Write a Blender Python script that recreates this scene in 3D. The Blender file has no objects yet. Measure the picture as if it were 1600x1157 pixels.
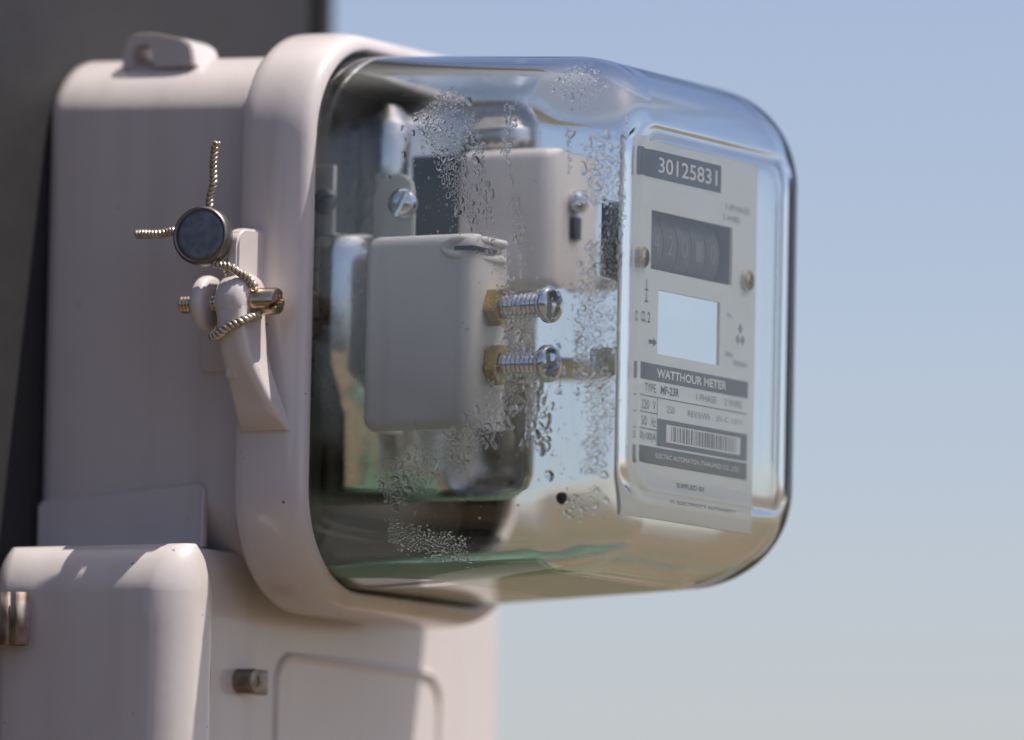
import bpy, bmesh, math, random
from mathutils import Vector, Matrix
R = math.radians
sc = bpy.context.scene
C = sc.collection
random.seed(7)
MM = 0.001
# ---------------------------------------------------------------- camera
# meter axes: +X = the way the dial faces, +Y = away from the camera across the meter, +Z = up.  Lengths below are in millimetres.
AZ, EL, ROLL = R(30), R(5.5), R(1.15)
DIST = 2003.0
ca, sa, ce, se = math.cos(AZ), math.sin(AZ), math.cos(EL), math.sin(EL)
vd = Vector((-sa*ce, ca*ce, se)); vr = Vector((ca, sa, 0)); vu = vr.cross(vd)
r2 = vr*math.cos(ROLL) + vu*math.sin(ROLL); u2 = vu*math.cos(ROLL) - vr*math.sin(ROLL)
cam_d = bpy.data.cameras.new('camera'); cam = bpy.data.objects.new('camera', cam_d); C.objects.link(cam)
m = Matrix((r2, u2, -vd)).transposed().to_4x4(); m.translation = vd*(-DIST*MM)
cam.matrix_world = m
cam_d.sensor_width = 36; cam_d.lens = 299.25
cam_d.clip_start = 0.05; cam_d.clip_end = 500
cam_d.dof.use_dof = True; cam_d.dof.focus_distance = (DIST+16)*MM; cam_d.dof.aperture_fstop = 5.4
sc.camera = cam
# ---------------------------------------------------------------- sky, sun, exposure
SUN_AZ, SUN_EL = R(22), R(66)           # from +X towards +Y
w = bpy.data.worlds.new('World'); sc.world = w; w.use_nodes = True
nt = w.node_tree; bg = nt.nodes['Background']
sk = nt.nodes.new('ShaderNodeTexSky'); sk.sky_type = 'NISHITA'; sk.sun_disc = False
sk.sun_elevation = SUN_EL; sk.sun_rotation = R(90) - SUN_AZ
sk.air_density = 0.85; sk.dust_density = 1.2; sk.ozone_density = 0.3; sk.altitude = 0
tint = nt.nodes.new('ShaderNodeMix'); tint.data_type = 'RGBA'; tint.blend_type = 'MULTIPLY'; tint.inputs[0].default_value = 1.0
tint.inputs[7].default_value = (1.05, 0.950, 0.990, 1)        # a slightly greyer, less green sky all over
nt.links.new(sk.outputs[0], tint.inputs[6]); nt.links.new(tint.outputs[2], bg.inputs[0]); bg.inputs[1].default_value = 0.116
sun_d = bpy.data.lights.new('sun', 'SUN'); sun_d.energy = 5.0; sun_d.angle = R(0.5); sun_d.color = (1.0, 0.94, 0.86)
sun = bpy.data.objects.new('sun', sun_d); C.objects.link(sun)
sdir = Vector((math.cos(SUN_EL)*math.cos(SUN_AZ), math.cos(SUN_EL)*math.sin(SUN_AZ), math.sin(SUN_EL)))
sun.rotation_euler = sdir.to_track_quat('Z', 'Y').to_euler(); sun.location = sdir*5
sc.view_settings.view_transform = 'Standard'; sc.view_settings.look = 'None'
sc.view_settings.exposure = 0.18; sc.view_settings.gamma = 1.0
sc.render.engine = 'CYCLES'
cy = sc.cycles
cy.use_denoising = True; cy.max_bounces = 18; cy.transmission_bounces = 14; cy.transparent_max_bounces = 12
cy.diffuse_bounces = 5; cy.glossy_bounces = 6; cy.sample_clamp_indirect = 6.0

# ---------------------------------------------------------------- materials
def mat(name, col, rough=0.5, metal=0.0, coat=0.0, spec=0.5, bump=None, vary=None, rvary=None):
    """bump=(scale, distance_mm); vary=(scale, other colour, amount); rvary=(scale, amount)"""
    M = bpy.data.materials.new(name); M.use_nodes = True
    n = M.node_tree; b = n.nodes['Principled BSDF']
    b.inputs['Base Color'].default_value = (*col, 1); b.inputs['Roughness'].default_value = rough
    b.inputs['Metallic'].default_value = metal; b.inputs['Coat Weight'].default_value = coat
    b.inputs['Coat Roughness'].default_value = 0.04
    b.inputs['Specular IOR Level'].default_value = spec
    tc = n.nodes.new('ShaderNodeTexCoord')
    def noise(scale, detail=4):
        t = n.nodes.new('ShaderNodeTexNoise'); t.inputs['Scale'].default_value = scale; t.inputs['Detail'].default_value = detail
        n.links.new(tc.outputs['Object'], t.inputs['Vector']); return t
    if vary:
        t = noise(vary[0], 6); r = n.nodes.new('ShaderNodeValToRGB')
        r.color_ramp.elements[0].position = 0.5 - 0.25/max(vary[2], .01)*0.3; r.color_ramp.elements[1].position = 0.72
        r.color_ramp.elements[0].color = (*col, 1); r.color_ramp.elements[1].color = (*vary[1], 1)
        n.links.new(t.outputs[0], r.inputs[0]); mx = n.nodes.new('ShaderNodeMix'); mx.data_type = 'RGBA'
        mx.inputs[0].default_value = vary[2]; mx.inputs[6].default_value = (*col, 1)
        n.links.new(r.outputs[0], mx.inputs[7]); n.links.new(mx.outputs[2], b.inputs['Base Color'])
    if rvary:
        t = noise(rvary[0], 5); mp = n.nodes.new('ShaderNodeMapRange')
        mp.inputs[3].default_value = max(rough - rvary[1], .02); mp.inputs[4].default_value = rough + rvary[1]
        n.links.new(t.outputs[0], mp.inputs[0]); n.links.new(mp.outputs[0], b.inputs['Roughness'])
    if bump:
        t = noise(bump[0], 3); bp = n.nodes.new('ShaderNodeBump'); bp.inputs['Distance'].default_value = bump[1]*MM
        bp.inputs['Strength'].default_value = 1.0
        n.links.new(t.outputs[0], bp.inputs['Height']); n.links.new(bp.outputs[0], b.inputs['Normal'])
    return M
PAINT = mat('warm_grey_paint', (0.665, 0.602, 0.582), 0.33, coat=0.7, bump=(420, 0.035), vary=(35, (0.62, 0.555, 0.535), 0.6), rvary=(60, 0.06))
PAINT_IN = mat('inner_grey_paint', (0.83, 0.765, 0.75), 0.42, bump=(500, 0.02), vary=(60, (0.77, 0.70, 0.69), 0.5))
STEEL = mat('pressed_steel', (0.80, 0.79, 0.77), 0.27, metal=1.0, bump=(160, 0.12), rvary=(140, 0.08), vary=(90, (0.62, 0.59, 0.55), 0.5))
TRAY = mat('bakelite_tray', (0.11, 0.098, 0.092), 0.3, vary=(60, (0.07, 0.06, 0.05), 0.6))
DARKSTEEL = mat('dark_core_steel', (0.16, 0.145, 0.135), 0.38, metal=1.0, bump=(200, 0.06), rvary=(90, 0.12))
ZINC = mat('zinc_plate', (0.72, 0.75, 0.80), 0.17, metal=1.0, rvary=(400, 0.08), vary=(260, (0.55, 0.50, 0.42), 0.5))
GOLDZINC = mat('yellow_zinc', (0.62, 0.50, 0.36), 0.26, metal=1.0, rvary=(500, 0.1), vary=(350, (0.40, 0.30, 0.19), 0.6))
OLDSCREW = mat('aged_screw_steel', (0.30, 0.26, 0.22), 0.38, metal=0.9, vary=(300, (0.16, 0.10, 0.06), 0.9), rvary=(300, 0.12))
SATIN = mat('satin_zinc_tab', (0.80, 0.76, 0.69), 0.42, metal=0.75, vary=(200, (0.66, 0.60, 0.52), 0.6))
MINT = mat('pale_green_tint', (0.42, 0.64, 0.45), 0.7, vary=(80, (0.30, 0.52, 0.36), 0.7))
GAPSHADE = mat('gap_shade_black', (0.004, 0.004, 0.004), 0.9, spec=0.1)
BRASS = mat('brass', (0.52, 0.36, 0.09), 0.26, metal=1.0, rvary=(300, 0.1), vary=(240, (0.32, 0.19, 0.04), 0.6))
LEAD = mat('seal_metal', (0.17, 0.17, 0.195), 0.50, metal=0.75, bump=(700, 0.10), rvary=(500, 0.14), vary=(420, (0.26, 0.26, 0.29), 0.8))
LEADRIM = mat('seal_rim_metal', (0.23, 0.215, 0.21), 0.42, metal=0.9, bump=(600, 0.12), rvary=(500, 0.12), vary=(300, (0.17, 0.14, 0.12), 0.8))
WIRE = mat('galvanised_wire', (0.60, 0.53, 0.44), 0.36, metal=0.85, vary=(500, (0.30, 0.22, 0.14), 0.7))
RUST = mat('rusty_steel', (0.36, 0.31, 0.27), 0.6, metal=0.15, bump=(300, 0.2), vary=(240, (0.16, 0.06, 0.03), 0.9), rvary=(200, 0.15))
BLACK = mat('black_plastic', (0.012, 0.012, 0.013), 0.45)
POSTM = mat('dark_post_paint', (0.025, 0.0235, 0.025), 0.65, bump=(60, 0.6), vary=(14, (0.017, 0.016, 0.017), 0.9))
DIAL = mat('dial_enamel', (0.70, 0.71, 0.70), 0.42, vary=(40, (0.64, 0.65, 0.64), 0.5))
INK = mat('black_ink', (0.022, 0.023, 0.026), 0.5)
INKGREY = mat('faint_grey_ink', (0.20, 0.21, 0.22), 0.5)
WHITEINK = mat('white_ink', (0.70, 0.66, 0.64), 0.5)
DRUM = mat('register_drum', (0.075, 0.062, 0.055), 0.5)
DIGIT = mat('drum_digit', (0.17, 0.145, 0.125), 0.5)
CREAM = mat('cream_plastic', (0.55, 0.48, 0.34), 0.4)
ALU = mat('disc_aluminium', (0.62, 0.58, 0.54), 0.3, metal=1.0)
MUD = mat('dried_mud', (0.045, 0.018, 0.010), 0.35, bump=(900, 0.2))
SOIL = mat('dry_soil', (0.150, 0.095, 0.056), 0.95, vary=(0.7, (0.045, 0.085, 0.032), 1.0))
def glassmat(name, ior, tint, dens):
    M = bpy.data.materials.new(name); M.use_nodes = True; n = M.node_tree; n.nodes.clear()
    o = n.nodes.new('ShaderNodeOutputMaterial'); g = n.nodes.new('ShaderNodeBsdfGlass')
    g.inputs['Roughness'].default_value = 0.0; g.inputs['IOR'].default_value = ior
    n.links.new(g.outputs[0], o.inputs['Surface'])
    if dens:
        v = n.nodes.new('ShaderNodeVolumeAbsorption'); v.inputs['Color'].default_value = (*tint, 1); v.inputs['Density'].default_value = dens
        n.links.new(v.outputs[0], o.inputs['Volume'])
    return M
GTINT, GDENS = (0.60, 0.88, 0.78), 17.0
GLASS = glassmat('cover_glass', 1.50, GTINT, GDENS)
WATER = glassmat('water', 1.33, (1, 1, 1), 0)

def weather(M, speck, streak):
    """dust specks and faint run marks over a paint material"""
    n = M.node_tree; b = n.nodes['Principled BSDF']; src = b.inputs['Base Color'].links[0].from_socket
    tc = n.nodes.new('ShaderNodeTexCoord')
    def layer(src, scale, vec_scale, lo, hi, col, amt):
        mp = n.nodes.new('ShaderNodeMapping'); mp.inputs['Scale'].default_value = vec_scale
        t = n.nodes.new('ShaderNodeTexNoise'); t.inputs['Scale'].default_value = scale; t.inputs['Detail'].default_value = 3
        n.links.new(tc.outputs['Object'], mp.inputs[0]); n.links.new(mp.outputs[0], t.inputs['Vector'])
        r = n.nodes.new('ShaderNodeMapRange'); r.inputs[1].default_value = lo; r.inputs[2].default_value = hi; r.inputs[4].default_value = amt
        n.links.new(t.outputs[0], r.inputs[0]); mx = n.nodes.new('ShaderNodeMix'); mx.data_type = 'RGBA'
        n.links.new(r.outputs[0], mx.inputs[0]); n.links.new(src, mx.inputs[6]); mx.inputs[7].default_value = (*col, 1)
        return mx.outputs[2]
    s1 = layer(src, 330, (1, 1, 1), 0.735, 0.76, (0.10, 0.06, 0.04), speck)
    s2 = layer(s1, 90, (1, 1, 0.09), 0.52, 0.80, (0.46, 0.39, 0.35), streak)
    s3 = layer(s2, 26, (1, 1, 1), 0.56, 0.72, (0.60, 0.54, 0.50), 0.35)
    n.links.new(s3, b.inputs['Base Color'])
weather(PAINT, 0.75, 0.35)
weather(PAINT_IN, 0.3, 0.45)

# ---------------------------------------------------------------- mesh helpers (millimetres in, metres out)
def obj(name, bm, material, parent=None, smooth=True, auto=None):
    bmesh.ops.recalc_face_normals(bm, faces=bm.faces)
    me = bpy.data.meshes.new(name)
    for f in bm.faces: f.smooth = smooth
    if auto is not None:
        for e in bm.edges:
            if len(e.link_faces) == 2 and e.calc_face_angle(0) > R(auto): e.smooth = False
    bmesh.ops.scale(bm, vec=(MM, MM, MM), verts=bm.verts)
    bm.to_mesh(me); bm.free()
    me.materials.append(material)
    o = bpy.data.objects.new(name, me); C.objects.link(o)
    if parent: o.parent = parent; o.matrix_parent_inverse = parent.matrix_world.inverted()
    return o
def tag(o, label, cat=None, group=None, kind=None):
    if label: o['label'] = label
    if cat: o['category'] = cat
    if group: o['group'] = group
    if kind: o['kind'] = kind
    return o
def thing(name, loc, label, cat, group=None):
    e = bpy.data.objects.new(name, None); e.empty_display_size = 0.02; C.objects.link(e)
    e.location = Vector(loc)*MM; e.matrix_world = Matrix.Translation(Vector(loc)*MM)
    return tag(e, label, cat, group)
def rrect(cy_, cz, hy, hz, r, n=10, pw=1.0):
    """closed rounded rectangle as (y, z) points"""
    r = min(r, hy-0.01, hz-0.01); pts = []
    for k, (sy, sz) in enumerate(((1, 1), (-1, 1), (-1, -1), (1, -1))):
        for i in range(n+1):
            t = R(90*k) + R(90)*i/n
            a_, b_ = math.cos(t), math.sin(t)
            a_ = math.copysign(abs(a_)**pw, a_) if abs(a_) > 1e-6 else 0.0; b_ = math.copysign(abs(b_)**pw, b_) if abs(b_) > 1e-6 else 0.0
            pts.append((cy_ + sy*(hy-r) + r*a_, cz + sz*(hz-r) + r*b_))
    # straight runs get points too, so that long sides bend smoothly
    out = []
    for i, p in enumerate(pts):
        out.append(p); q = pts[(i+1) % len(pts)]
        L = math.hypot(q[0]-p[0], q[1]-p[1])
        if (i+1) % (n+1) == 0:
            for s in range(1, 6): out.append((p[0]+(q[0]-p[0])*s/6, p[1]+(q[1]-p[1])*s/6))
    return out
def loft(bm, rings, cap0=False, cap1=False, closed=False):
    vs = [[bm.verts.new(p) for p in ring] for ring in rings]
    n = len(vs[0]); seq = list(zip(vs, vs[1:]))
    if closed: seq.append((vs[-1], vs[0]))
    for a, b in seq:
        for i in range(n):
            bm.faces.new((a[i], a[(i+1) % n], b[(i+1) % n], b[i]))
    if cap0: bm.faces.new(vs[0][::-1])
    if cap1: bm.faces.new(vs[-1])
    return vs
def box(bm, x0, x1, y0, y1, z0, z1, bev=0.0, seg=3):
    res = bmesh.ops.create_cube(bm, size=1.0); vs = res['verts']
    for v in vs: v.co = Vector(((x0+x1)/2 + v.co.x*(x1-x0), (y0+y1)/2 + v.co.y*(y1-y0), (z0+z1)/2 + v.co.z*(z1-z0)))
    if bev:
        es = {e for v in vs for e in v.link_edges}
        bmesh.ops.bevel(bm, geom=list(es), offset=bev, segments=seg, profile=0.5, affect='EDGES')
def B(x0, x1, y0, y1, z0, z1, bev=0.0, seg=3):
    bm = bmesh.new(); box(bm, x0, x1, y0, y1, z0, z1, bev, seg); return bm
def frame_for(axis):
    a = Vector(axis).normalized(); t = Vector((0, 0, 1)) if abs(a.z) < .9 else Vector((1, 0, 0))
    u = t.cross(a).normalized(); v = a.cross(u); return a, u, v
def lathe(bm, base, axis, prof, n=28, caps=(True, True)):
    """prof = [(distance along axis, radius)]"""
    a, u, v = frame_for(axis); b = Vector(base); rings = []
    for h, r in prof:
        rings.append([b + a*h + (u*math.cos(2*math.pi*i/n) + v*math.sin(2*math.pi*i/n))*max(r, 0.01) for i in range(n)])
    loft(bm, rings, caps[0], caps[1])
def spline(pts, n=8):
    P = [Vector(p) for p in pts]; P = [2*P[0]-P[1]] + P + [2*P[-1]-P[-2]]; out = []
    for i in range(1, len(P)-2):
        for k in range(n):
            t = k/n; a, b, c, d = P[i-1], P[i], P[i+1], P[i+2]
            out.append(0.5*((2*b) + (c-a)*t + (2*a-5*b+4*c-d)*t*t + (3*b-a-3*c+d)*t**3))
    out.append(P[-2]); return out
def tube(bm, path, rad, n=8, cap=True):
    rings = []; prev = None
    for i, p in enumerate(path):
        t = (path[min(i+1, len(path)-1)] - path[max(i-1, 0)]).normalized()
        if prev is None:
            u = t.orthogonal().normalized()
        else:
            u = (prev - t*prev.dot(t)).normalized()
        prev = u; v = t.cross(u); r = rad(i/(len(path)-1)) if callable(rad) else rad
        rings.append([p + (u*math.cos(2*math.pi*k/n) + v*math.sin(2*math.pi*k/n))*r for k in range(n)])
    loft(bm, rings, cap, cap)
def twisted(bm, pts, rad, pitch, strands=2, off=None):
    """a twisted wire: strands wound round the path"""
    P = spline(pts, 24); L = [0.0]; jr = random.Random(int(rad*1000)); j1, j2 = jr.random()*6, jr.random()*6
    P = [p + Vector((math.sin(i*0.21+j1), 0.5*math.sin(i*0.17+j2), math.sin(i*0.13+j1*2)))*0.16 for i, p in enumerate(P)]
    for a, b in zip(P, P[1:]): L.append(L[-1] + (b-a).length)
    step = pitch/14; tot = L[-1]; nn = max(8, int(tot/step)); Q = []; j = 0
    for i in range(nn+1):
        s = tot*i/nn
        while j < len(L)-2 and L[j+1] < s: j += 1
        f = (s-L[j])/max(L[j+1]-L[j], 1e-6); Q.append(P[j].lerp(P[j+1], f))
    off = rad*0.95 if off is None else off
    frames = []; prev = None
    for i, p in enumerate(Q):
        t = (Q[min(i+1, nn)] - Q[max(i-1, 0)]).normalized()
        u = t.orthogonal().normalized() if prev is None else (prev - t*prev.dot(t)).normalized()
        prev = u; frames.append((u, t.cross(u)))
    for s in range(strands):
        path = []
        for i, p in enumerate(Q):
            a = 2*math.pi*(tot*i/nn/pitch + s/strands); u, v = frames[i]
            path.append(p + (u*math.cos(a) + v*math.sin(a))*off)
        tube(bm, path, rad, 7)
def threads(bm, base, axis, L, r, pitch, n=20):
    prof = [(0, r*0.8)]; k = int(L/pitch)
    for i in range(k):
        h = i*pitch
        prof += [(h+pitch*0.12, r*0.84), (h+pitch*0.42, r), (h+pitch*0.58, r), (h+pitch*0.9, r*0.84)]
    prof.append((L, r*0.8)); lathe(bm, base, axis, prof, n)
def dome_head(bm, base, axis, r, h, slot_dir, n=28):
    """round screw head with a cut slot: rings whose middle strip is pushed down"""
    a, u, v = frame_for(axis); b = Vector(base); s = Vector(slot_dir).normalized(); s = (s - a*s.dot(a)).normalized(); q = a.cross(s)
    prof = [(0, r*0.96), (h*0.12, r), (h*0.3, r)]
    for i in range(1, 15):
        t = R(90)*i/14; prof.append((h*0.3 + h*0.7*math.sin(t), r*math.cos(t) if i < 14 else 0.02))
    rings = []
    for hh, rr in prof:
        ring = []
        for i in range(n*2):
            t = math.pi*i/n; d = s*math.cos(t)*rr + q*math.sin(t)*rr
            w_ = abs(d.dot(q)); z = hh
            if w_ < 0.17*r and hh > h*0.5: z = min(z, h*0.5)
            ring.append(b + a*z + d)
        rings.append(ring)
    loft(bm, rings, True, True)
def prism(bm, pts2, mapf, d0, d1):
    """extrude a 2-D outline; mapf(a, b, d) gives the point"""
    loft(bm, [[mapf(a, b, d0) for a, b in pts2], [mapf(a, b, d1) for a, b in pts2]], True, True)

# ---------------------------------------------------------------- ground, post, board
bm = bmesh.new(); lathe(bm, (0, 0, -1760), (0, 0, 1), [(-100, 90000), (0, 90000)], 64)
tag(obj('ground', bm, SOIL, None, False), 'dry brown soil far below the meter', kind='structure')
# leaf cards added unseen behind the camera, to darken reflections and the shaded side
ADDED_HEDGE = mat('added_hedge_leaves', (0.055, 0.06, 0.028), 0.6, vary=(1.5, (0.09, 0.075, 0.035), 0.8))
rh = random.Random(5); hv, hf = [], []
for i in range(9000):
    an = R(rh.uniform(-200, -40)); rr = rh.uniform(7.4, 9.0); zz = -1.75 + 2.3*rh.random()**0.8 + 0.5*math.sin(an*9)*rh.random()
    c_ = Vector((math.cos(an)*rr, math.sin(an)*rr, zz)); n_ = Vector((rh.gauss(0, 1), rh.gauss(0, 1), rh.gauss(0, 1))).normalized()
    u_ = n_.orthogonal().normalized()*rh.uniform(.10, .24); v_ = n_.cross(u_)*0.6; k = len(hv)
    hv += [tuple(c_-u_), tuple(c_+v_), tuple(c_+u_), tuple(c_-v_)]; hf.append((k, k+1, k+2, k+3))
me = bpy.data.meshes.new('added_hedge'); me.from_pydata(hv, [], hf); me.update(); me.materials.append(ADDED_HEDGE)
o = bpy.data.objects.new('added_hedge', me); C.objects.link(o); tag(o, 'dark leafy screen added out of view to darken the mirroring metal parts', kind='stuff')
t = thing('post', (-220, 30, -1760), 'dark grey painted post rising behind the meter', 'post')
obj('shaft', B(-300, -147, -150, 160, -1760, 700, 3), POSTM, t, auto=40)
obj('gap_shade_strip', B(-146.8, -140, 126.5, 142, -520, 420, 1), GAPSHADE, t, auto=40)  # shade of the gap beside the board, put into a near-black strip
t = thing('mounting_board', (-140, 20, -400), 'dark grey mounting board between the meter and the post', 'board')
obj('panel', B(-146.5, -134, -150, 126, -520, 420, 2), POSTM, t, auto=40)

# ---------------------------------------------------------------- the meter
meter = thing('electricity_meter', (-134, 50, -150), 'warm grey electricity meter with a clear box-shaped glass cover, fixed to the dark board', 'electricity meter')
# base case: deep box with rounded edges, long axis along X
def case_rings(spec, n=10, pw=1.0):
    return [[(x, y, z) for y, z in rrect(cy0, cz0, hy, hz, rr, n, pw)] for x, cy0, cz0, hy, hz, rr in spec]
bm = bmesh.new()
loft(bm, case_rings([(-134, 50, 19, 45, 61, 13), (-133, 50, 19, 46.5, 62.3, 14), (-130, 50, 19, 47, 62.8, 14.5), (-118, 50, 19, 46.8, 62.4, 14.5), (-76, 50, 19, 46, 61.5, 15),
                     (-71, 50, 19, 46, 61.5, 15), (-70, 50, 19, 44, 60, 14), (-70, 50, 19, 30, 45, 10)], 14, 1.3), True, True)
obj('base_case', bm, PAINT, meter, auto=50)
# raised skirt panel low on the near side
bm = bmesh.new()
loft(bm, [[(x, y, z) for x, z in ((-133.5, -28.0), (-100, -25.6), (-87, -24.6), (-86, -25.4), (-86, -40.5), (-133.5, -40.5))] for y in (1.6, 4.5)], True, True)
bmesh.ops.bevel(bm, geom=bm.edges[:], offset=0.7, segments=3, affect='EDGES')
obj('skirt_panel', bm, PAINT, meter, auto=50)
# hanger at the top
h = bmesh.new()
arch = [(-117.5, 78), (-117.5, 82.5), (-116.5, 85.5), (-114, 87), (-109, 87), (-100.5, 85.2), (-97.5, 83.2), (-96.5, 78), (-108.5, 78), (-108.5, 83), (-110, 84.6), (-113.5, 84.6), (-115, 83), (-115, 78)]
prism(h, arch, lambda a, b, d: Vector((a, d, b)), 10, 22)
bmesh.ops.bevel(h, geom=h.edges[:], offset=0.5, segments=2, affect='EDGES')
obj('hanger_lug', h, PAINT, meter, auto=50)
# cover rim: profile swept round a rounded rectangle
RC = (50.3, 15.7)
prof = [(-68.5, -8.0), (-72.5, -5.0), (-74.0, -2.2), (-73.7, -0.7), (-72.6, -0.1), (-70, 0.0), (-64.0, -0.1), (-61.5, -0.25), (-59.4, -0.55), (-57.5, -1.0), (-56.2, -1.6), (-55.5, -2.4), (-55.1, -3.3), (-54.95, -4.3), (-55.15, -4.9), (-56.0, -5.1), (-60, -5.2), (-66, -5.4)]
bm = bmesh.new()
loft(bm, [[(x, y, z) for y, z in rrect(RC[0], RC[1], 55.3+o, 70.5+o, 29+o, 16)] for x, o in prof], closed=True)
rim = obj('cover_rim', bm, PAINT, meter)
# black gasket between rim and glass
bm = bmesh.new()
loft(bm, [[(x, y, z) for y, z in rrect(RC[0]-0.5, RC[1]-0.4, hy, hz, rr, 16)] for x, hy, hz, rr in ((-69, 51.2, 66.2, 25), (-57.2, 51.2, 66.2, 25), (-57.2, 47.5, 62.5, 22), (-69, 47.5, 62.5, 22))], closed=True)
obj('gasket', bm, BLACK, meter, auto=40)

bm = bmesh.new(); loft(bm, [[(x, y, z) for y, z in rrect(RC[0]-0.5, RC[1]-0.4, hy, hz, 20, 12)] for x, hy, hz in ((-69.6, 46.8, 61.8), (-68.2, 46.8, 61.8), (-67.6, 46.2, 61.2), (-67.6, 30, 45))], True, True)
obj('base_tray', bm, TRAY, meter, auto=40)
obj('green_tint_strip', B(-66, 2, 10, 84, -44.6, -43.5, 0.4), MINT, meter, auto=40)  # added strip: gives the glass bottom its green reflection
# lug on the rim that takes the sealing screw
bm = bmesh.new()
lathe(bm, (-71.2, -13, 17), (1, 0, 0), [(0, 5.4), (0.5, 6.5), (1.6, 7.0), (6.0, 7.0), (7.4, 6.2), (7.9, 4.6)], 36)
secs = [(18, -67.3, 3.7, -13.4, 6.4), (11, -67.0, 3.9, -13.2, 6.2), (5, -66.6, 4.2, -12.4, 5.7), (0, -66.0, 4.7, -10.8, 5.0), (-5, -65.4, 5.3, -8.6, 4.2), (-9, -65.0, 5.9, -6.6, 3.2), (-13, -64.8, 6.4, -4.4, 1.4)]
rings = []
for z, cx, hx, cyy, hy in secs: rings.append([(x, y, z) for x, y in rrect(cx, cyy, hx, hy, min(hx, hy)*0.55, 6)])
loft(bm, rings, True, True)
lug = obj('rim_lug', bm, PAINT, meter, auto=60)
bm = bmesh.new()
outl = [(-16.2, -1), (-16.4, 31), (-15.6, 33.6), (-13.4, 34.8), (-4, 35.2), (-4, -4), (-8, -4)]
prism(bm, outl, lambda a, b, d: Vector((d, a, b)), -69.6, -66.4)
bmesh.ops.bevel(bm, geom=bm.edges[:], offset=0.6, segments=3, affect='EDGES')
obj('rim_web', bm, PAINT, meter, auto=50)
# ear on the base case, behind the rim lug
bm = bmesh.new()
lathe(bm, (-78.6, -12.6, 17), (1, 0, 0), [(0, 5.4), (0.5, 6.4), (1.2, 6.8), (2.4, 6.8), (3.3, 6.4), (3.8, 5.6)], 32)
box(bm, -78.2, -75.2, -13, 5, 11.5, 22.5, 0.8)
obj('base_ear', bm, PAINT, meter, auto=50)
obj('base_pad', B(-88.5, -78, 2.6, 6, 2.5, 24.5, 0.6), PAINT, meter, auto=50)

# sealing screw through both lugs
bm = bmesh.new(); threads(bm, (-84, -13, 17), (1, 0, 0), 24, 2.15, 0.95)
obj('sealing_screw_shank', bm, GOLDZINC, meter)
bm = bmesh.new()
a = Vector((1, 0, 0)); rings = []
n = 48
for hh, rr in ((0, 2.9), (0.3, 3.3), (7.6, 3.3), (8.2, 3.0), (8.35, 2.3), (8.4, 1.5), (8.4, 0.6), (8.4, 0.02)):
    ring = []
    for i in range(n):
        t_ = 2*math.pi*i/n; y, z = math.cos(t_)*rr, math.sin(t_)*rr
        q = y*math.cos(R(62)) - z*math.sin(R(62)); x = hh
        if abs(q) < 0.5 and hh > 8.0: x = 6.4
        ring.append(Vector((-65.2+x, -13+y, 17+z)))
    rings.append(ring)
loft(bm, rings, True, True)
obj('sealing_screw_head', bm, GOLDZINC, meter, auto=35)

# terminal cover under the meter
def softbox(x0, x1, y0, y1, z0, z1, rx, ry, rz, n=10):
    """box whose top edges and vertical edges are well rounded (a pressed cover)"""
    bm = bmesh.new(); rings = []; cx, cyy = (x0+x1)/2, (y0+y1)/2; hx, hy = (x1-x0)/2, (y1-y0)/2
    pw = 1.3; zs = [(z0, 0)] + [(z1-rz-8, 0)] + [(z1 - rz + rz*math.sin(R(90)*i/n)**pw, ry*(1-max(math.cos(R(90)*i/n), 0)**pw)) for i in range(n+1)]
    for z, ins in zs:
        rings.append([(x, y, z) for x, y in rrect(cx, cyy, hx-ins*0.3, hy-ins, max(rx-ins*0.6, 1.5), 8, 1.25)])
    loft(bm, rings, True, True); return bm
bm = softbox(-133.5, -82, -11, 145, -190, -40.6, 9, 4, 4)
obj('terminal_cover', bm, PAINT, meter, auto=60)
bm = softbox(-128, -71.4, -31.5, -9, -190, -41.0, 8.5, 9.0, 12)
obj('terminal_side_box', bm, PAINT, meter, auto=60)
# recessed-looking embossed panel on the terminal cover front: a raised bead round it
bm = bmesh.new()
ringo = []
for o, x in ((0, -82.2), (0.4, -81.4), (1.1, -81.0), (1.8, -81.4), (2.2, -82.2)):
    ringo.append([(x, y, z) for y, z in rrect(70, -93, 40-o, 30-o, 7, 8)])
loft(bm, ringo)
obj('terminal_cover_bead', bm, PAINT, meter)
bm = bmesh.new()
lathe(bm, (-82, 13.5, -71.5), (1, 0, 0), [(0, 3.0), (4.5, 3.0), (5.0, 2.7), (5.1, 1.4), (4.0, 1.2), (3.9, 0.05)], 24)
box(bm, -79.5, -77.2, 12.8, 19.5, -74.6, -68.6, 0.5)
obj('terminal_screw', bm, OLDSCREW, meter, auto=35)

# ---------------------------------------------------------------- glass cover
def g_at(X):
    """outer section of the glass at X: centre y, centre z, half width, half height, corner radius"""
    f = (X+60)/75.0
    return 49.3 - 1.9*f, 15.2 - 0.3*f, 49.9 - 4.2*f, 64.8 - 3.8*f, 23 - 6*f
X0 = 5.0; RX, RY, RZ = 23.0, 5.8, 16.5
def g_round(tdeg, off=0.0):
    cyy, cz, hy, hz, rr = g_at(X0)
    s, c = math.sin(R(tdeg)), math.cos(R(tdeg))
    return (X0 + (RX-off)*s, cyy, cz, hy - off - (RY-off*0.6)*(1-c), hz - off - (RZ-off)*(1-c), max(rr - off*0.3 - 8.2*(1-c), 6))
TH = 3.6
rings = []
for X in (-66, -60, -50, -40, -30, -20, -10, -4, 0, X0):
    c_ = g_at(X); rings.append((X, *c_))
for tdeg in (8, 16, 24, 32, 40, 48, 56, 64, 72, 80, 86): rings.append(g_round(tdeg))
fx, fcy, fcz, fhy, fhz, frr = g_round(90)
rings.append((fx, fcy, fcz, fhy, fhz, frr))
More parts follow.
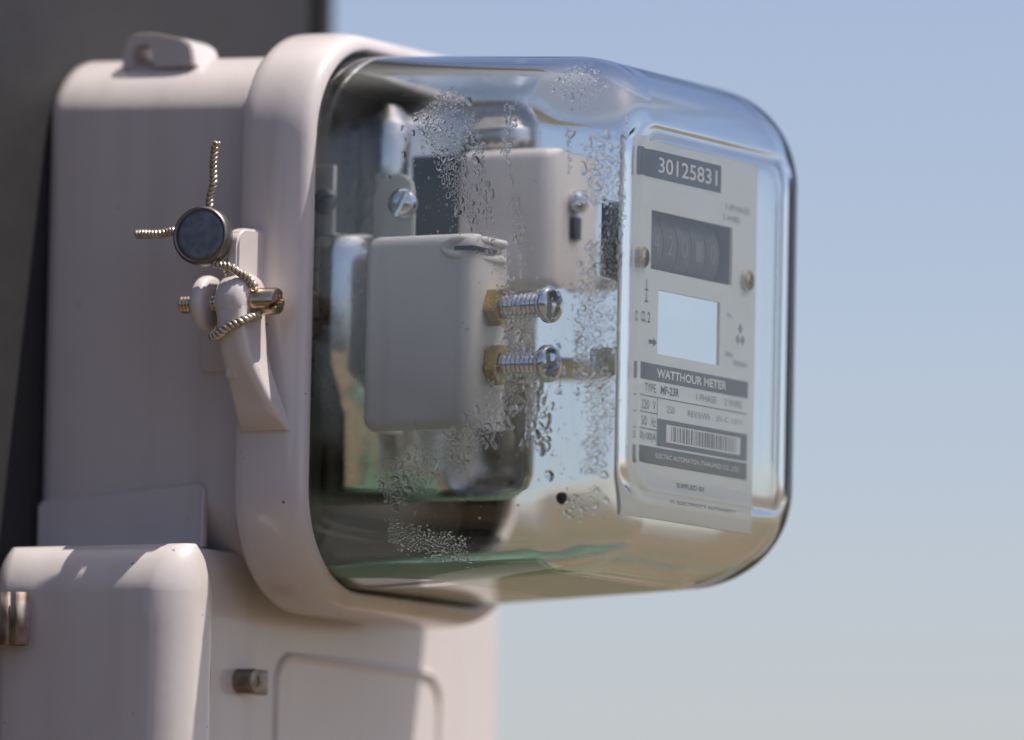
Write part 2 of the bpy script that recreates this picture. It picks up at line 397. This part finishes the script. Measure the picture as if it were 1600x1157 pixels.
# flat front with a raised panel on it
for ins, up in ((0.5, 0.0), (1.0, 0.06), (1.5, 0.22), (2.0, 0.38), (2.5, 0.45), (3.1, 0.40), (3.7, 0.25), (4.4, 0.12), (6, 0.1), (14, 0.1), (28, 0.1)):
    rings.append((fx+up, fcy, fcz, fhy-ins, fhz-ins, max(frr-ins*0.5, 3)))
rings.append((fx+0.1, fcy, fcz, 3, 12, 2))
outer = case_rings(rings, 12)
inn = []
for X in (-66, -60, -50, -40, -30, -20, -10, -4, 0, X0-1):
    a_ = g_at(X); inn.append((X, a_[0], a_[1], a_[2]-TH, a_[3]-TH, a_[4]-TH+1))
for tdeg in (10, 20, 30, 40, 50, 60, 70, 80, 90): inn.append(g_round(tdeg, TH))
lx = inn[-1]
inn += [(lx[0], lx[1], lx[2], lx[3]-10, lx[4]-14, 5), (lx[0], lx[1], lx[2], lx[3]-26, lx[4]-28, 4), (lx[0], lx[1], lx[2], 3, 10, 2)]
inner = case_rings(inn, 12)
bm = bmesh.new()
vo = loft(bm, outer, False, True); vi = loft(bm, inner, False, True)
n = len(vo[0])
for i in range(n): bm.faces.new((vo[0][i], vo[0][(i+1) % n], vi[0][(i+1) % n], vi[0][i]))
glass = obj('glass_cover', bm, GLASS, meter)

# ---------------------------------------------------------------- works inside the glass
def pressed_plate(name, cx, cz, hx, hz, r, yf, material, th=1.2):
    bm = bmesh.new(); N = 26; rings = []
    for k in range(N):
        s = 1 - k/N
        rings.append([(x, yf(x, z), z) for x, z in rrect(cx, cz, hx*s, hz*s, r*s, 8)])
    vs = loft(bm, rings); bm.faces.new(vs[-1])
    o = obj(name, bm, material, meter)
    md = o.modifiers.new('thickness', 'SOLIDIFY'); md.thickness = th*MM; md.offset = 0
    return o
def sstep(a, b, x):
    t = min(max((x-a)/(b-a), 0), 1); return t*t*(3-2*t)
def yplate(x, z):
    bulge = sstep(-74, -69, x)*(1-sstep(-54, -47, x))*sstep(-26, -20, z)*(1-sstep(66, 73, z))
    panel = sstep(-45, -42, x)*(1-sstep(-27, -24, x))*(1-sstep(-4, 0, z))*sstep(-24, -20, z)
    return 50 - 13*bulge + 2.5*panel + 0.02*(x+50)
pressed_plate('frame_plate', -49.5, 24, 27.5, 51.5, 9, yplate, STEEL)
# flange along the top of the frame, turned towards the far side
obj('frame_top_flange', B(-70, -24, 50, 78, 72.5, 73.6, 0.4), STEEL, meter, auto=40)
# opening with black coil behind the bracket
obj('coil', B(-52.5, -37.5, 40, 48, 30, 57.5, 1.0), BLACK, meter, auto=40)
obj('voltage_coil', B(-48, -32, 53, 66, -18, 26, 3), DARKSTEEL, meter, auto=40)
# pressed magnet housing low on the left
bm = bmesh.new(); rings = []
for z, xa, xb, ya, yb, rr in ((36.5, -65, -53, 18, 44, 3), (36.2, -66.5, -51.5, 15.5, 45, 3.5), (34.8, -68, -50, 13.4, 45.6, 4.5), (31, -68.6, -49.2, 12.2, 46, 5), (8, -68.6, -49.2, 12.2, 46, 5),
                              (4, -68.6, -49.6, 13.0, 46, 5), (-2, -68.6, -52.0, 18.5, 46, 4.5), (-7, -68.6, -53.0, 23, 46, 4), (-24, -68.6, -53.0, 23.5, 46, 4), (-25.5, -67, -54.5, 25, 45, 3)):
    rings.append([(x, y, z) for x, y in rrect((xa+xb)/2, (ya+yb)/2, (xb-xa)/2, (yb-ya)/2, min(rr*1.7, (xb-xa)/2-0.2), 8, 1.35)])
loft(bm, rings, True, True)
obj('magnet_housing', bm, STEEL, meter)
# two drawn steel columns behind the housing, with domed tops
for cx, hx, yn, z0, z1 in ((-58.5, 6.6, 33.0, 30, 72.0), (-33.0, 9.5, 43.5, 57.2, 69.5)):
    bm = bmesh.new(); rings = []
    for i in range(9):
        t_ = R(90)*i/8; q = 1 - math.cos(t_)
        rings.append([(x, y, z1 - 5.5*(1-math.sin(R(90)-t_))) for x, y in rrect(cx, yn+7.5, hx-4.2*(1-q), 7.5-4.2*(1-q), max(5.6-3*(1-q), 2), 8)])
    rings.append([(x, y, z0) for x, y in rrect(cx, yn+7.5, hx, 7.5, 5.6, 8)])
    loft(bm, rings, True, True); obj('steel_column', bm, STEEL, meter)
# narrow tab with screw beside the rim
obj('side_tab', B(-65.5, -59.5, 17, 18.4, 34, 53, 0.5), SATIN, meter, auto=40)
bm = bmesh.new(); dome_head(bm, (-61.8, 17, 44), (0, -1, 0.1), 3.2, 2.6, (1, 0, 0.4)); obj('side_tab_screw', bm, DARKSTEEL, meter, auto=40)
# bracket tab with dome screw behind the grey block
bm = bmesh.new()
prism(bm, [(-49.5, 22), (-49.5, 45), (-48, 49), (-44.5, 50.2), (-41.5, 50.2), (-39, 48.5), (-38.2, 45), (-38.2, 22)], lambda a, b, d: Vector((a, d, b)), 18.6, 20.2)
bmesh.ops.bevel(bm, geom=bm.edges[:], offset=0.35, segments=2, affect='EDGES')
obj('bracket_tab', bm, SATIN, meter, auto=40)
obj('bracket_tab_return', B(-49.6, -48.2, 20, 36, 26, 48, 0.4), SATIN, meter, auto=40)
bm = bmesh.new(); lathe(bm, (-40.6, 18.6, 42.8), (0, -1, 0), [(0, 3.6), (0.6, 3.6), (0.7, 2.8)], 24)
dome_head(bm, (-40.6, 18, 42.8), (0.35, -1, 0.0), 3.7, 3.4, (0.5, 0, 1)); obj('bracket_tab_screw', bm, ZINC, meter, auto=40)

def folded_bracket(name, xa, xb, yn, depth, z0, z1, r, material, hem=True):
    """sheet bent like a C seen from above: a face towards the camera, a flange at its +X end; top and bottom edges rolled inwards"""
    bm = bmesh.new()
    # rounded-edge shell: loft of sections in XY up Z, edges rolled
    rings = []; n = 6
    zs = [(z0 + r*(1-math.cos(R(90)*i/n)), r*(1-math.sin(R(90)*i/n))) for i in range(n+1)] + [(z0 + (z1-z0)*0.5, 0)] + [(z1 - r*(1-math.cos(R(90)*i/n)), r*(1-math.sin(R(90)*i/n))) for i in range(n, -1, -1)]
    for z, ins in zs:
        ring = []
        rc = 2.6
        X1, Y0, Y1, XA = xb, yn+ins, yn+depth, xa+ins*0.6
        ring.append((XA, Y1, z))
        for i in range(7):
            t_ = R(180+90*i/6); ring.append((XA+rc+rc*math.cos(t_), Y0+rc+rc*math.sin(t_), z))
        for i in range(7):
            t_ = R(270+90*i/6); ring.append((X1-rc+rc*math.cos(t_), Y0+rc+rc*math.sin(t_), z))
        ring.append((X1, Y1, z)); rings.append(ring)
    vs = [[bm.verts.new(p) for p in rg] for rg in rings]
    for a_, b_ in zip(vs, vs[1:]):
        for i in range(len(a_)-1): bm.faces.new((a_[i], a_[i+1], b_[i+1], b_[i]))
    o = obj(name, bm, material, meter)
    md = o.modifiers.new('thickness', 'SOLIDIFY'); md.thickness = 1.3*MM; md.offset = 0
    return o
folded_bracket('adjuster_bracket', -44.8, -16.2, 8.2, 16.5, -12, 33.4, 2.4, PAINT_IN)
# rolled hems with a dark slit where the flange is folded round
for zt, sg in ((30.3, 1),):
    bm = bmesh.new()
    tube(bm, spline([(-15.6, 23, zt-1.7*sg), (-16.6, 13, zt-1.8*sg), (-18.8, 8.3, zt-1.7*sg), (-21.4, 7.5, zt-1.2*sg), (-22.6, 7.4, zt), (-21.4, 7.5, zt+1.5*sg), (-18.8, 8.3, zt+2.2*sg), (-16.4, 13, zt+2.4*sg), (-15.2, 23, zt+2.2*sg)], 8), 1.05, 10)
    obj('bracket_hem', bm, PAINT_IN, meter)
    obj('bracket_slit', B(-20.2, -14.75, 7.35, 19, zt-0.55, zt+0.55, 0.4), BLACK, meter, auto=40)
# hex nuts and adjusting screws
def hexnut(bm, base, axis, r, h, rot=0.0):
    a, u, v = frame_for(axis); b = Vector(base); rings = []
    for hh, k in ((0, 0.93), (h*0.12, 1), (h*0.88, 1), (h, 0.92)):
        rings.append([b + a*hh + (u*math.cos(rot+math.pi*i/3) + v*math.sin(rot+math.pi*i/3))*r*k for i in range(6)])
    loft(bm, rings, True, True)
first = None
for zc, rot, slot, lift in ((17.0, 0.15, (0, 0.25, 1), 0.02), (3.3, 0.35, (0, 1, 0.3), -0.01)):
    ax = (1, 0.0, lift)
    bm = bmesh.new(); hexnut(bm, (-15.8, 18.6, zc), ax, 5.0, 3.8, rot); obj('nut', bm, BRASS, meter, smooth=False)
    bm = bmesh.new(); threads(bm, (-13, 18.6, zc+lift*3), ax, 12.4, 3.05, 1.25, 24); obj('adjusting_screw_thread', bm, ZINC, meter)
    bm = bmesh.new(); dome_head(bm, (-1.2, 18.6, zc+lift*14), ax, 4.5, 3.4, slot); obj('adjusting_screw_head', bm, ZINC, meter, auto=40)
# second painted bracket farther in
folded_bracket('rear_bracket', -38.5, -13.2, 40, 20, 24.5, 57.5, 2.4, PAINT_IN)
bm = bmesh.new(); lathe(bm, (-12.6, 49.5, 45.6), (1, 0, 0), [(0, 3.0), (0.5, 3.0), (0.6, 2.4)], 20); dome_head(bm, (-12, 49.5, 45.6), (1, 0, 0), 2.9, 2.6, (0, 1, 0.2))
obj('rear_bracket_screw', bm, ZINC, meter, auto=40)
obj('rear_bracket_slot', B(-12.6, -11.6, 47.6, 51.6, 36.5, 42, 0.4), BLACK, meter, auto=40)
# rotor disc on its spindle and the brake magnet
bm = bmesh.new(); lathe(bm, (-28, 66, 6.6), (0, 0, 1), [(0, 23.6), (0.2, 24), (1.0, 24), (1.2, 23.6)], 64); obj('rotor_disc', bm, ALU, meter, auto=30)
obj('brake_magnet', B(-55.5, -44, 26, 44, 5.5, 14, 0.8), BLACK, meter, auto=40)
obj('brake_magnet_strip', B(-51.5, -46.5, 25.6, 25.95, 9.2, 10.4), ZINC, meter)
obj('jewel_block', B(6, 12, 26, 36, 1.5, 7.6, 0.8), CREAM, meter, auto=40)

# ---------------------------------------------------------------- dial plate
DX = 23.2
bm = bmesh.new()
def holeplate(bm, y0, y1, z0, z1, holes, x, th):
    ys = sorted({y0, y1, *[v for h_ in holes for v in h_[:2]]}); zs = sorted({z0, z1, *[v for h_ in holes for v in h_[2:]]})
    vm = {}
    def V(y, z):
        if (y, z) not in vm: vm[(y, z)] = bm.verts.new((x, y, z))
        return vm[(y, z)]
    for ya, yb in zip(ys, ys[1:]):
        for za, zb in zip(zs, zs[1:]):
            cyy, czz = (ya+yb)/2, (za+zb)/2
            if any(h_[0] < cyy < h_[1] and h_[2] < czz < h_[3] for h_ in holes): continue
            bm.faces.new((V(ya, za), V(yb, za), V(yb, zb), V(ya, zb)))
    r_ = bmesh.ops.extrude_face_region(bm, geom=bm.faces[:])
    for v in [g for g in r_['geom'] if isinstance(g, bmesh.types.BMVert)]: v.co.x -= th
SH = -2.2
holeplate(bm, 11.0, 75+SH, -33, 56, [(22.6+SH, 62.8+SH, 25.2, 39.2), (26.6+SH, 57.2+SH, 5.4, 20.6)], DX, 0.8)
dial = obj('dial_plate', bm, DIAL, meter, smooth=False)
def printed(name, y0, y1, z0, z1, material, parent=dial, lift=0.06):
    return obj(name, B(DX+0.02, DX+lift, y0+SH, y1+SH, z0, z1), material, parent, smooth=False)
def text(s, y0, y1, zb, hgt, material, parent=dial, x=None, bold=0.0, name='lettering'):
    cu = bpy.data.curves.new('t', 'FONT'); cu.body = s; cu.size = 1.0; cu.extrude = 0.0; cu.resolution_u = 3; cu.offset = bold
    o = bpy.data.objects.new('t', cu); C.objects.link(o)
    dg = bpy.context.evaluated_depsgraph_get(); dg.update()
    me = bpy.data.meshes.new_from_object(o.evaluated_get(dg)); bpy.data.objects.remove(o); bpy.data.curves.remove(cu)
    xs = [v.co.x for v in me.vertices]; zs = [v.co.y for v in me.vertices]
    a, b, c, d = min(xs), max(xs), min(zs), max(zs); X = DX+0.10 if x is None else x; y0 += SH; y1 += SH
    for v in me.vertices:
        v.co = Vector((X, y0 + (v.co.x-a)/(b-a)*(y1-y0), zb + (v.co.y-c)/(d-c)*hgt))*MM
    me.name = name; me.materials.clear(); me.materials.append(material)
    q = bpy.data.objects.new(name, me); C.objects.link(q)
    q.parent = parent; q.matrix_parent_inverse = parent.matrix_world.inverted()
    return q
printed('number_bar', 15.6, 56.5, 46.9, 53.6, INK)
text('30125831', 25.5, 54.5, 48.4, 3.8, WHITEINK, bold=0.01)
text('1-PHASE', 59, 71, 43.2, 1.5, INKGREY); text('2-WIRE', 57.5, 66, 40.6, 1.4, INKGREY)
text('Cl. 2', 17.2, 22.6, 12.2, 2.6, INK, bold=0.02)
for i, (y0, y1, z0, z1) in enumerate(((19.6, 21.4, 19.8, 20.2), (20.3, 20.7, 17.2, 22.4), (19.6, 21.4, 17.0, 17.4))): printed('mark', y0, y1, z0, z1, INK)
bm = bmesh.new(); prism(bm, [(22.2, 7.4), (24.6, 7.4), (24.6, 6.7), (26.2, 7.9), (24.6, 9.1), (24.6, 8.4), (22.2, 8.4)], lambda a, b, d: Vector((d, a+SH, b)), DX+0.02, DX+0.06)
obj('arrow', bm, INK, dial, smooth=False)
bm = bmesh.new()
for cyy, cz in ((67.5, 15.2), (66.3, 12.6), (68.7, 12.6)):
    prism(bm, [(cyy-1.1, cz), (cyy, cz-1.4), (cyy+1.1, cz), (cyy, cz+1.4)], lambda a, b, d: Vector((d, a+SH, b)), DX+0.02, DX+0.06)
obj('maker_emblem', bm, INKGREY, dial, smooth=False)
text('No.', 60.5, 63.5, 17.4, 1.2, INKGREY); text('50Hz', 60, 64, 8.0, 1.2, INKGREY); text('SERIES', 64, 71, 6.2, 1.2, INKGREY)
printed('title_bar', 17.2, 71.8, -1.2, 2.8, INK)
text('WATTHOUR METER', 26.5, 61, -0.2, 2.1, WHITEINK, bold=0.025)
text('TYPE', 20.5, 26.2, -4.0, 2.0, INK); text('MF-23R', 28.5, 37.5, -4.0, 2.0, INK, bold=0.02)
text('1 PHASE', 46, 56, -3.9, 1.7, INKGREY); text('2 WIRE', 60, 69, -3.9, 1.7, INKGREY)
for z in (-5.0, -8.9, -12.8): printed('rule', 17.2, 27.2 if z < -6 else 71.5, z-0.12, z+0.12, INK)
printed('rule', 27.0, 27.2, -16.5, -4.9, INK)
text('220', 18.6, 23.0, -8.2, 2.2, INK); text('V', 24.8, 26.2, -8.2, 2.2, INK)
text('50', 18.8, 21.8, -12.1, 2.2, INK); text('Hz', 24.2, 26.3, -12.1, 2.2, INK)
text('30(100)A', 17.5, 26.6, -15.9, 2.3, INK)
text('250', 31.5, 35.5, -8.2, 1.7, INKGREY); text('REV/kWh', 42, 53, -8.2, 1.6, INKGREY); text('JIS C 1211', 56, 69, -8.2, 1.5, INKGREY)
printed('barcode_frame', 27.4, 71.8, -16.4, -9.9, INK)
printed('barcode_label', 31.6, 68.4, -15.2, -11.0, WHITEINK, lift=0.10)
y = 34.0; rb = random.Random(3); bm = bmesh.new()
while y < 66.5:
    wd = rb.choice((0.25, 0.25, 0.5, 0.75)); box(bm, DX+0.11, DX+0.14, y+SH, y+wd+SH, -14.8, -11.3); y += wd + rb.choice((0.3, 0.35, 0.6))
obj('barcode_bars', bm, INK, dial, smooth=False)
printed('maker_bar', 17.2, 71.8, -21.0, -16.9, INK)
text('ELECTRIC AUTOMATION (THAILAND) CO., LTD.', 26.5, 68, -19.7, 1.5, WHITEINK)
text('SUPPLIED BY', 37, 51, -26.2, 1.6, INK); text('M. ELECTRICITY AUTHORITY', 34.5, 67, -29.4, 1.5, INK)
# register: housing with five drums
reg = obj('register', B(DX-10.2, DX-9.6, 18.5, 63, 23.5, 41, 0.2), BLACK, meter, auto=40)
obj('register_wall', B(DX-9.6, DX-0.9, 18.5, 19.3, 23.5, 41), BLACK, reg, smooth=False)
obj('register_wall', B(DX-9.6, DX-0.9, 62.2, 63, 23.5, 41), BLACK, reg, smooth=False)
for z in (23.5, 40.2): obj('register_wall', B(DX-9.6, DX-0.9, 19.3, 62.2, z, z+0.8), BLACK, reg, smooth=False)
for i, dg_ in enumerate('42010'):
    yc = 25.5 + 7.0*i
    bm = bmesh.new(); lathe(bm, (DX-8.5, yc-2.4, 32), (0, 1, 0), [(-0.9, 6.9), (-0.8, 7.0), (5.5, 7.0), (5.6, 6.9)], 24)
    for v in bm.verts: v.co.x = DX-5.2 + (v.co.x-(DX-8.5))*0.55
    d_ = obj('number_drum', bm, DRUM, reg, auto=30)
    text(dg_, yc-1.5-SH, yc+1.5-SH, 29.6, 4.8, DIGIT, parent=reg, x=DX-1.3, name='digit')
# dial screws
for y, z in ((15.4, 27.4), (67.5, 27.2)):
    bm = bmesh.new(); dome_head(bm, (DX, y, z), (1, 0, 0), 2.6, 2.0, (0, 0.3, 1)); obj('dial_screw', bm, GOLDZINC, meter, auto=40)
obj('dial_post', B(-24, DX-0.9, 66, 69, 26, 29, 0.4), STEEL, meter, auto=40)

# ---------------------------------------------------------------- lead seal with its wire
seal = thing('wire_seal', (-75, -18, 25), 'round dark metal seal with twisted wire tails hanging on the screw of the rim lug', 'seal')
ax = Vector((0.16, -1, 0.06)).normalized(); c0 = Vector((-74.4, -19.5, 32.4))
bm = bmesh.new(); lathe(bm, c0 - ax*2.4, ax, [(0, 6.2), (0.4, 6.9), (1.6, 7.15), (3.8, 7.1), (4.4, 6.9), (4.65, 6.6), (4.65, 6.35), (4.45, 6.2), (4.4, 6.1)], 48)
sd = obj('seal_body', bm, LEADRIM, seal, auto=60)
bm = bmesh.new(); lathe(bm, c0 + ax*1.8, ax, [(0, 6.2), (0.2, 6.15), (0.26, 5.0), (0.2, 2.5), (0.25, 0.05)], 48); obj('seal_face', bm, LEAD, seal)
bm = bmesh.new()
twisted(bm, [c0 + Vector((1.2, 0, 5.5)), c0 + Vector((1.7, 0.3, 9)), c0 + Vector((2.6, 0, 15)), c0 + Vector((2.9, -0.4, 21)), c0 + Vector((3.8, -0.6, 22.3))], 0.52, 2.3); obj('seal_wire_tail', bm, WIRE, seal)
bm = bmesh.new()
twisted(bm, [c0 + Vector((-5.5, 0, 0.8)), c0 + Vector((-9, 0.8, 1.5)), c0 + Vector((-13, 0.2, 1.2)), c0 + Vector((-19.3, 0.6, 1.1))], 0.60, 1.9); obj('seal_wire_tail', bm, WIRE, seal)
bm = bmesh.new()
twisted(bm, [c0 + Vector((3.0, 0.6, -5.5)), Vector((-70.4, -19.0, 25.4)), Vector((-66.8, -18.6, 24.9)), Vector((-63.6, -17.2, 22.6)), Vector((-62.0, -15.4, 20.3))], 0.55, 2.2); obj('seal_wire_loop', bm, WIRE, seal)
bm = bmesh.new()
twisted(bm, [Vector((-61.2, -14.6, 13.6)), Vector((-62.6, -18.8, 12.2)), Vector((-66.4, -20.4, 10.0)), Vector((-70.2, -20.2, 8.4)), Vector((-71.8, -17, 9.6)), Vector((-73.0, -11, 14)), Vector((-72.8, -9, 21)), Vector((-71.4, -13, 25.5)), c0 + Vector((2.6, 1.4, -6))], 0.62, 2.4); obj('seal_wire_loop', bm, WIRE, seal)

# ---------------------------------------------------------------- rusty clip at the left edge
clip = thing('steel_clip', (-116, -35, -60), 'rust-spotted folded steel clip at the left end of the terminal box', 'clip')
bm = bmesh.new(); sp = []
for i in range(22):
    t_ = R(-60 + 330*i/21); sp.append(Vector((-114.4 + 3.6*math.cos(t_), -35.8 + 3.0*math.sin(t_), 0)))
rg = [[p + Vector((0, 0, z)) for p in sp] for z in (-65.5, -53.0)]
vs = [[bm.verts.new(p) for p in r_] for r_ in rg]
for i in range(len(sp)-1): bm.faces.new((vs[0][i], vs[0][i+1], vs[1][i+1], vs[1][i]))
o = obj('rolled_end', bm, RUST, clip); md = o.modifiers.new('thickness', 'SOLIDIFY'); md.thickness = 0.9*MM
obj('strap', B(-140, -118.4, -37.4, -36.2, -65.5, -53.0, 0.3), RUST, clip, auto=40)

# ---------------------------------------------------------------- condensation on the near glass wall
def near_y(X, z):
    if X <= X0: cyy, cz, hy, hz, rr = g_at(X)
    else:
        t_ = math.degrees(math.asin(min((X-X0)/RX, 0.98))); _, cyy, cz, hy, hz, rr = g_round(t_)
    d_ = min(max(abs(z-cz)-(hz-rr), 0), rr*0.995)
    return cyy - hy + rr - math.sqrt(rr*rr-d_*d_)
def near_n(X, z):
    return Vector(((near_y(X+0.1, z)-near_y(X-0.1, z))/0.2, -1, (near_y(X, z+0.1)-near_y(X, z-0.1))/0.2)).normalized()
DV, DF = [], []
def drop(X, z, rx, rz, hgt, ang, rnd):
    nrm = near_n(X, z); tx = Vector((-nrm.y, nrm.x, 0)).normalized(); tz = nrm.cross(tx) if nrm.cross(tx).z > 0 else -nrm.cross(tx)
    c = Vector((X, near_y(X, z), z)) + nrm*0.03
    n_, base = 14, len(DV); ph = rnd.random()*6.3; amp = rnd.uniform(0.05, 0.30); bend = rnd.gauss(0, 0.28)
    def outline(k):
        out = []
        for i in range(n_):
            t_ = 2*math.pi*i/n_; q = k*(1 + amp*math.sin(2*t_+ph) + amp*0.55*math.sin(3*t_+ph*1.7))
            a_, b_ = math.cos(t_)*rx*q, math.sin(t_)*rz*q
            a_ += bend*(b_*b_/max(rz, .01) - rz*0.4)
            out.append((a_*math.cos(ang)-b_*math.sin(ang), a_*math.sin(ang)+b_*math.cos(ang)))
        return out
    big = rx > 0.22; levels = ((1.0, 0.0), (0.955, 0.36), (0.84, 0.66), (0.63, 0.88), (0.33, 0.98)) if big else ((1.0, 0.0), (0.86, 0.6), (0.5, 0.93))
    for rr, hh in levels:
        for a2, b2 in outline(rr): DV.append((c + tx*a2 + tz*b2 + nrm*hgt*hh)*MM)
    top = len(DV); DV.append((c + nrm*hgt)*MM); L_ = len(levels)
    for lv in range(L_-1):
        for i in range(n_):
            j = (i+1) % n_; DF.append((base+lv*n_+i, base+lv*n_+j, base+(lv+1)*n_+j, base+(lv+1)*n_+i))
    for i in range(n_): DF.append((base+(L_-1)*n_+i, base+(L_-1)*n_+(i+1) % n_, top))
    bs = len(DV)
    for a2, b2 in outline(1.0): DV.append((c + tx*a2 + tz*b2)*MM)      # the flat underside has its own edge, so the rim stays crisp
    DF.append(tuple(bs+i for i in range(n_-1, -1, -1)))
rnd = random.Random(11); placed = []
def scatter(poly, width, count, rmin, rmax, stretch=1.25, tilt=0.4, w_end=None):
    """drops along a polyline band of (x, z) points on the glass"""
    seg = [math.hypot(b[0]-a[0], b[1]-a[1]) for a, b in zip(poly, poly[1:])]; tot = sum(seg)
    for _ in range(count):
        for _try in range(6):
            s = rnd.random()*tot; f0 = s/tot; k = 0
            while k < len(seg)-1 and s > seg[k]: s -= seg[k]; k += 1
            a_, b_ = poly[k], poly[k+1]; f = s/seg[k]
            wd = width if w_end is None else width + (w_end-width)*f0
            off = rnd.gauss(0, 0.5)*wd
            dx, dz = (b_[0]-a_[0])/seg[k], (b_[1]-a_[1])/seg[k]
            X = a_[0]+(b_[0]-a_[0])*f - dz*off; Z = a_[1]+(b_[1]-a_[1])*f + dx*off
            r_ = rmin + (rmax-rmin)*rnd.random()**1.9
            if X > 26.5 or X < -53: continue
            if all((X-p[0])**2 + (Z-p[1])**2 > (0.92*(r_+p[2]))**2 for p in placed[-1200:]): break
        else: continue
        placed.append((X, Z, r_))
        drop(X, Z, r_*rnd.uniform(0.75, 1.1), r_*rnd.uniform(0.9, stretch), r_*rnd.uniform(0.42, 0.66), rnd.gauss(0, tilt), rnd)

scatter([(-25.3, 64.0), (-20.7, 56.9), (-17.9, 49.1), (-15.5, 41.4), (-11.5, 35.1)], 4.6, 1151, 0.23, 0.92, 1.5, 0.5, 0.9)
scatter([(-21.0, 68.1), (-18.2, 59.8), (-16.6, 66.9)], 2.5, 110, 0.37, 1.82, 1.3, 0.9)
scatter([(-13.5, 61.1), (-11.0, 53.4), (-9.9, 42.7), (-7.6, 36.5)], 1.5, 110, 0.29, 1.22, 1.8, 0.5)
scatter([(-3.4, 63.7), (-2.4, 57.6), (-4.0, 51.6)], 1.2, 73, 0.29, 1.09, 1.6, 0.5)
scatter([(-1.1, 42.3), (0.9, 30.1)], 2.0, 54, 0.19, 0.86, 1.6, 0.5)
scatter([(20.2, 55.0), (22.2, 44.4), (21.5, 38.4)], 3.0, 408, 0.29, 1.09, 1.5, 0.5)
scatter([(25.7, 41.2), (24.1, 33.7), (23.4, 26.2)], 1.6, 313, 0.23, 0.86, 1.4, 0.5)
scatter([(23.4, 29.0), (20.1, 20.3), (19.5, 11.3), (19.7, 2.2), (22.0, -6.9), (22.0, -15.9), (20.3, -24.9)], 3.6, 1764, 0.21, 0.92, 1.4, 1.0, 2.0)
scatter([(-0.4, 12.4), (1.0, 7), (1.5, 2.8)], 2.6, 239, 0.29, 1.22, 1.7, 0.4)
scatter([(-0.1, -1.2), (-3.4, -9.2), (-10.3, -15.0), (-18.9, -19.4), (-27.6, -23.7), (-34.5, -28.9)], 3.6, 1188, 0.26, 1.16, 1.6, 0.6)
scatter([(-34.3, -37.2), (-25.4, -39.7), (-14.9, -42.2)], 2.4, 612, 0.23, 0.75, 1.2, 0.6)
scatter([(5.1, -1.9), (7.0, -11.0), (6.3, -18.5)], 3.0, 129, 0.23, 1.34, 1.6, 0.4)
scatter([(8.6, 70.8), (13.9, 66.9), (19.2, 64.2)], 3.2, 313, 0.23, 1.03, 1.2, 0.9)
scatter([(26.2, 59.3), (26.4, 48.7), (26.3, 36.6)], 0.7, 110, 0.19, 0.73, 1.4, 0.6)
scatter([(23.0, -29.0), (18.8, -33.4), (14.4, -30.8)], 2.0, 164, 0.19, 0.86, 1.3, 0.8)
scatter([(-30, 60), (0, 20), (15, -20), (-30, -30)], 14, 296, 0.10, 0.39, 1.1, 0.4)
scatter([(-14, 44), (-10, 34), (-4, 26), (-2, 14)], 3.0, 86, 0.17, 0.72, 1.6, 0.5)
# a fine mist round the bands, and thin vertical runs
for poly, wd, cnt in (([(-22, 62), (-16, 48), (-11, 34)], 9, 200), ([(22, 52), (21, 30), (19, 8), (21, -24)], 8, 250), ([(2, 10), (-3, -10), (-20, -20), (-34, -28)], 9, 260), ([(-36, -34), (-12, -40)], 5, 120), ([(8, 68), (20, 62)], 6, 120), ([(-45, 40), (-5, 20), (12, -10)], 26, 220)):
    scatter(poly, wd, cnt, 0.07, 0.19, 1.2, 0.4)
for x0, z0, z1 in ((-2.6, 50, 38), (0.4, 40, 22), (-8.4, 46, 33), (-14.5, 60, 47), (5.4, 4, -14), (11.5, 6, -6), (3.2, -4, -16), (16.5, 14, -8), (12.6, 58, 46), (24.6, 20, 2)):
    scatter([(x0, z0), (x0+rnd.uniform(-.4, .8), (z0+z1)/2), (x0+rnd.uniform(0, 1.2), z1)], 0.5, 26, 0.16, 0.55, 2.4, 0.25)
for X, Z, r_ in ((9.8, -25.0, 1.3), (7.4, -18.6, 1.6), (-0.6, 31.2, 1.2), (14.0, 55.5, 0.9), (-31.0, 52.5, 0.8), (-34.8, 47.3, 0.5), (-26.5, -12.4, 0.8)):
    drop(X, Z, r_*0.85, r_*1.1, r_*0.6, 0.2, rnd)
me = bpy.data.meshes.new('condensation'); me.from_pydata([tuple(v) for v in DV], [], DF); me.update()
for p in me.polygons: p.use_smooth = True
me.materials.append(WATER)
o = bpy.data.objects.new('condensation', me); C.objects.link(o)
tag(o, 'clear water droplets clinging in bands to the near side of the glass cover', kind='stuff')
# a dark speck of dirt low on the glass
bm = bmesh.new(); bmesh.ops.create_icosphere(bm, subdivisions=3, radius=1.35)
for v in bm.verts:
    k = 1 + 0.16*math.sin(v.co.x*4+1)*math.sin(v.co.z*5) + 0.1*math.sin(v.co.y*7)
    v.co = Vector((v.co.x*k + 13.2, v.co.y*0.55*k + near_y(13.2, -30.5) - 0.35, v.co.z*k*1.05 - 30.5))
tag(obj('dirt_speck', bm, MUD), 'dark brown speck of dirt low on the near glass wall', 'dirt speck')
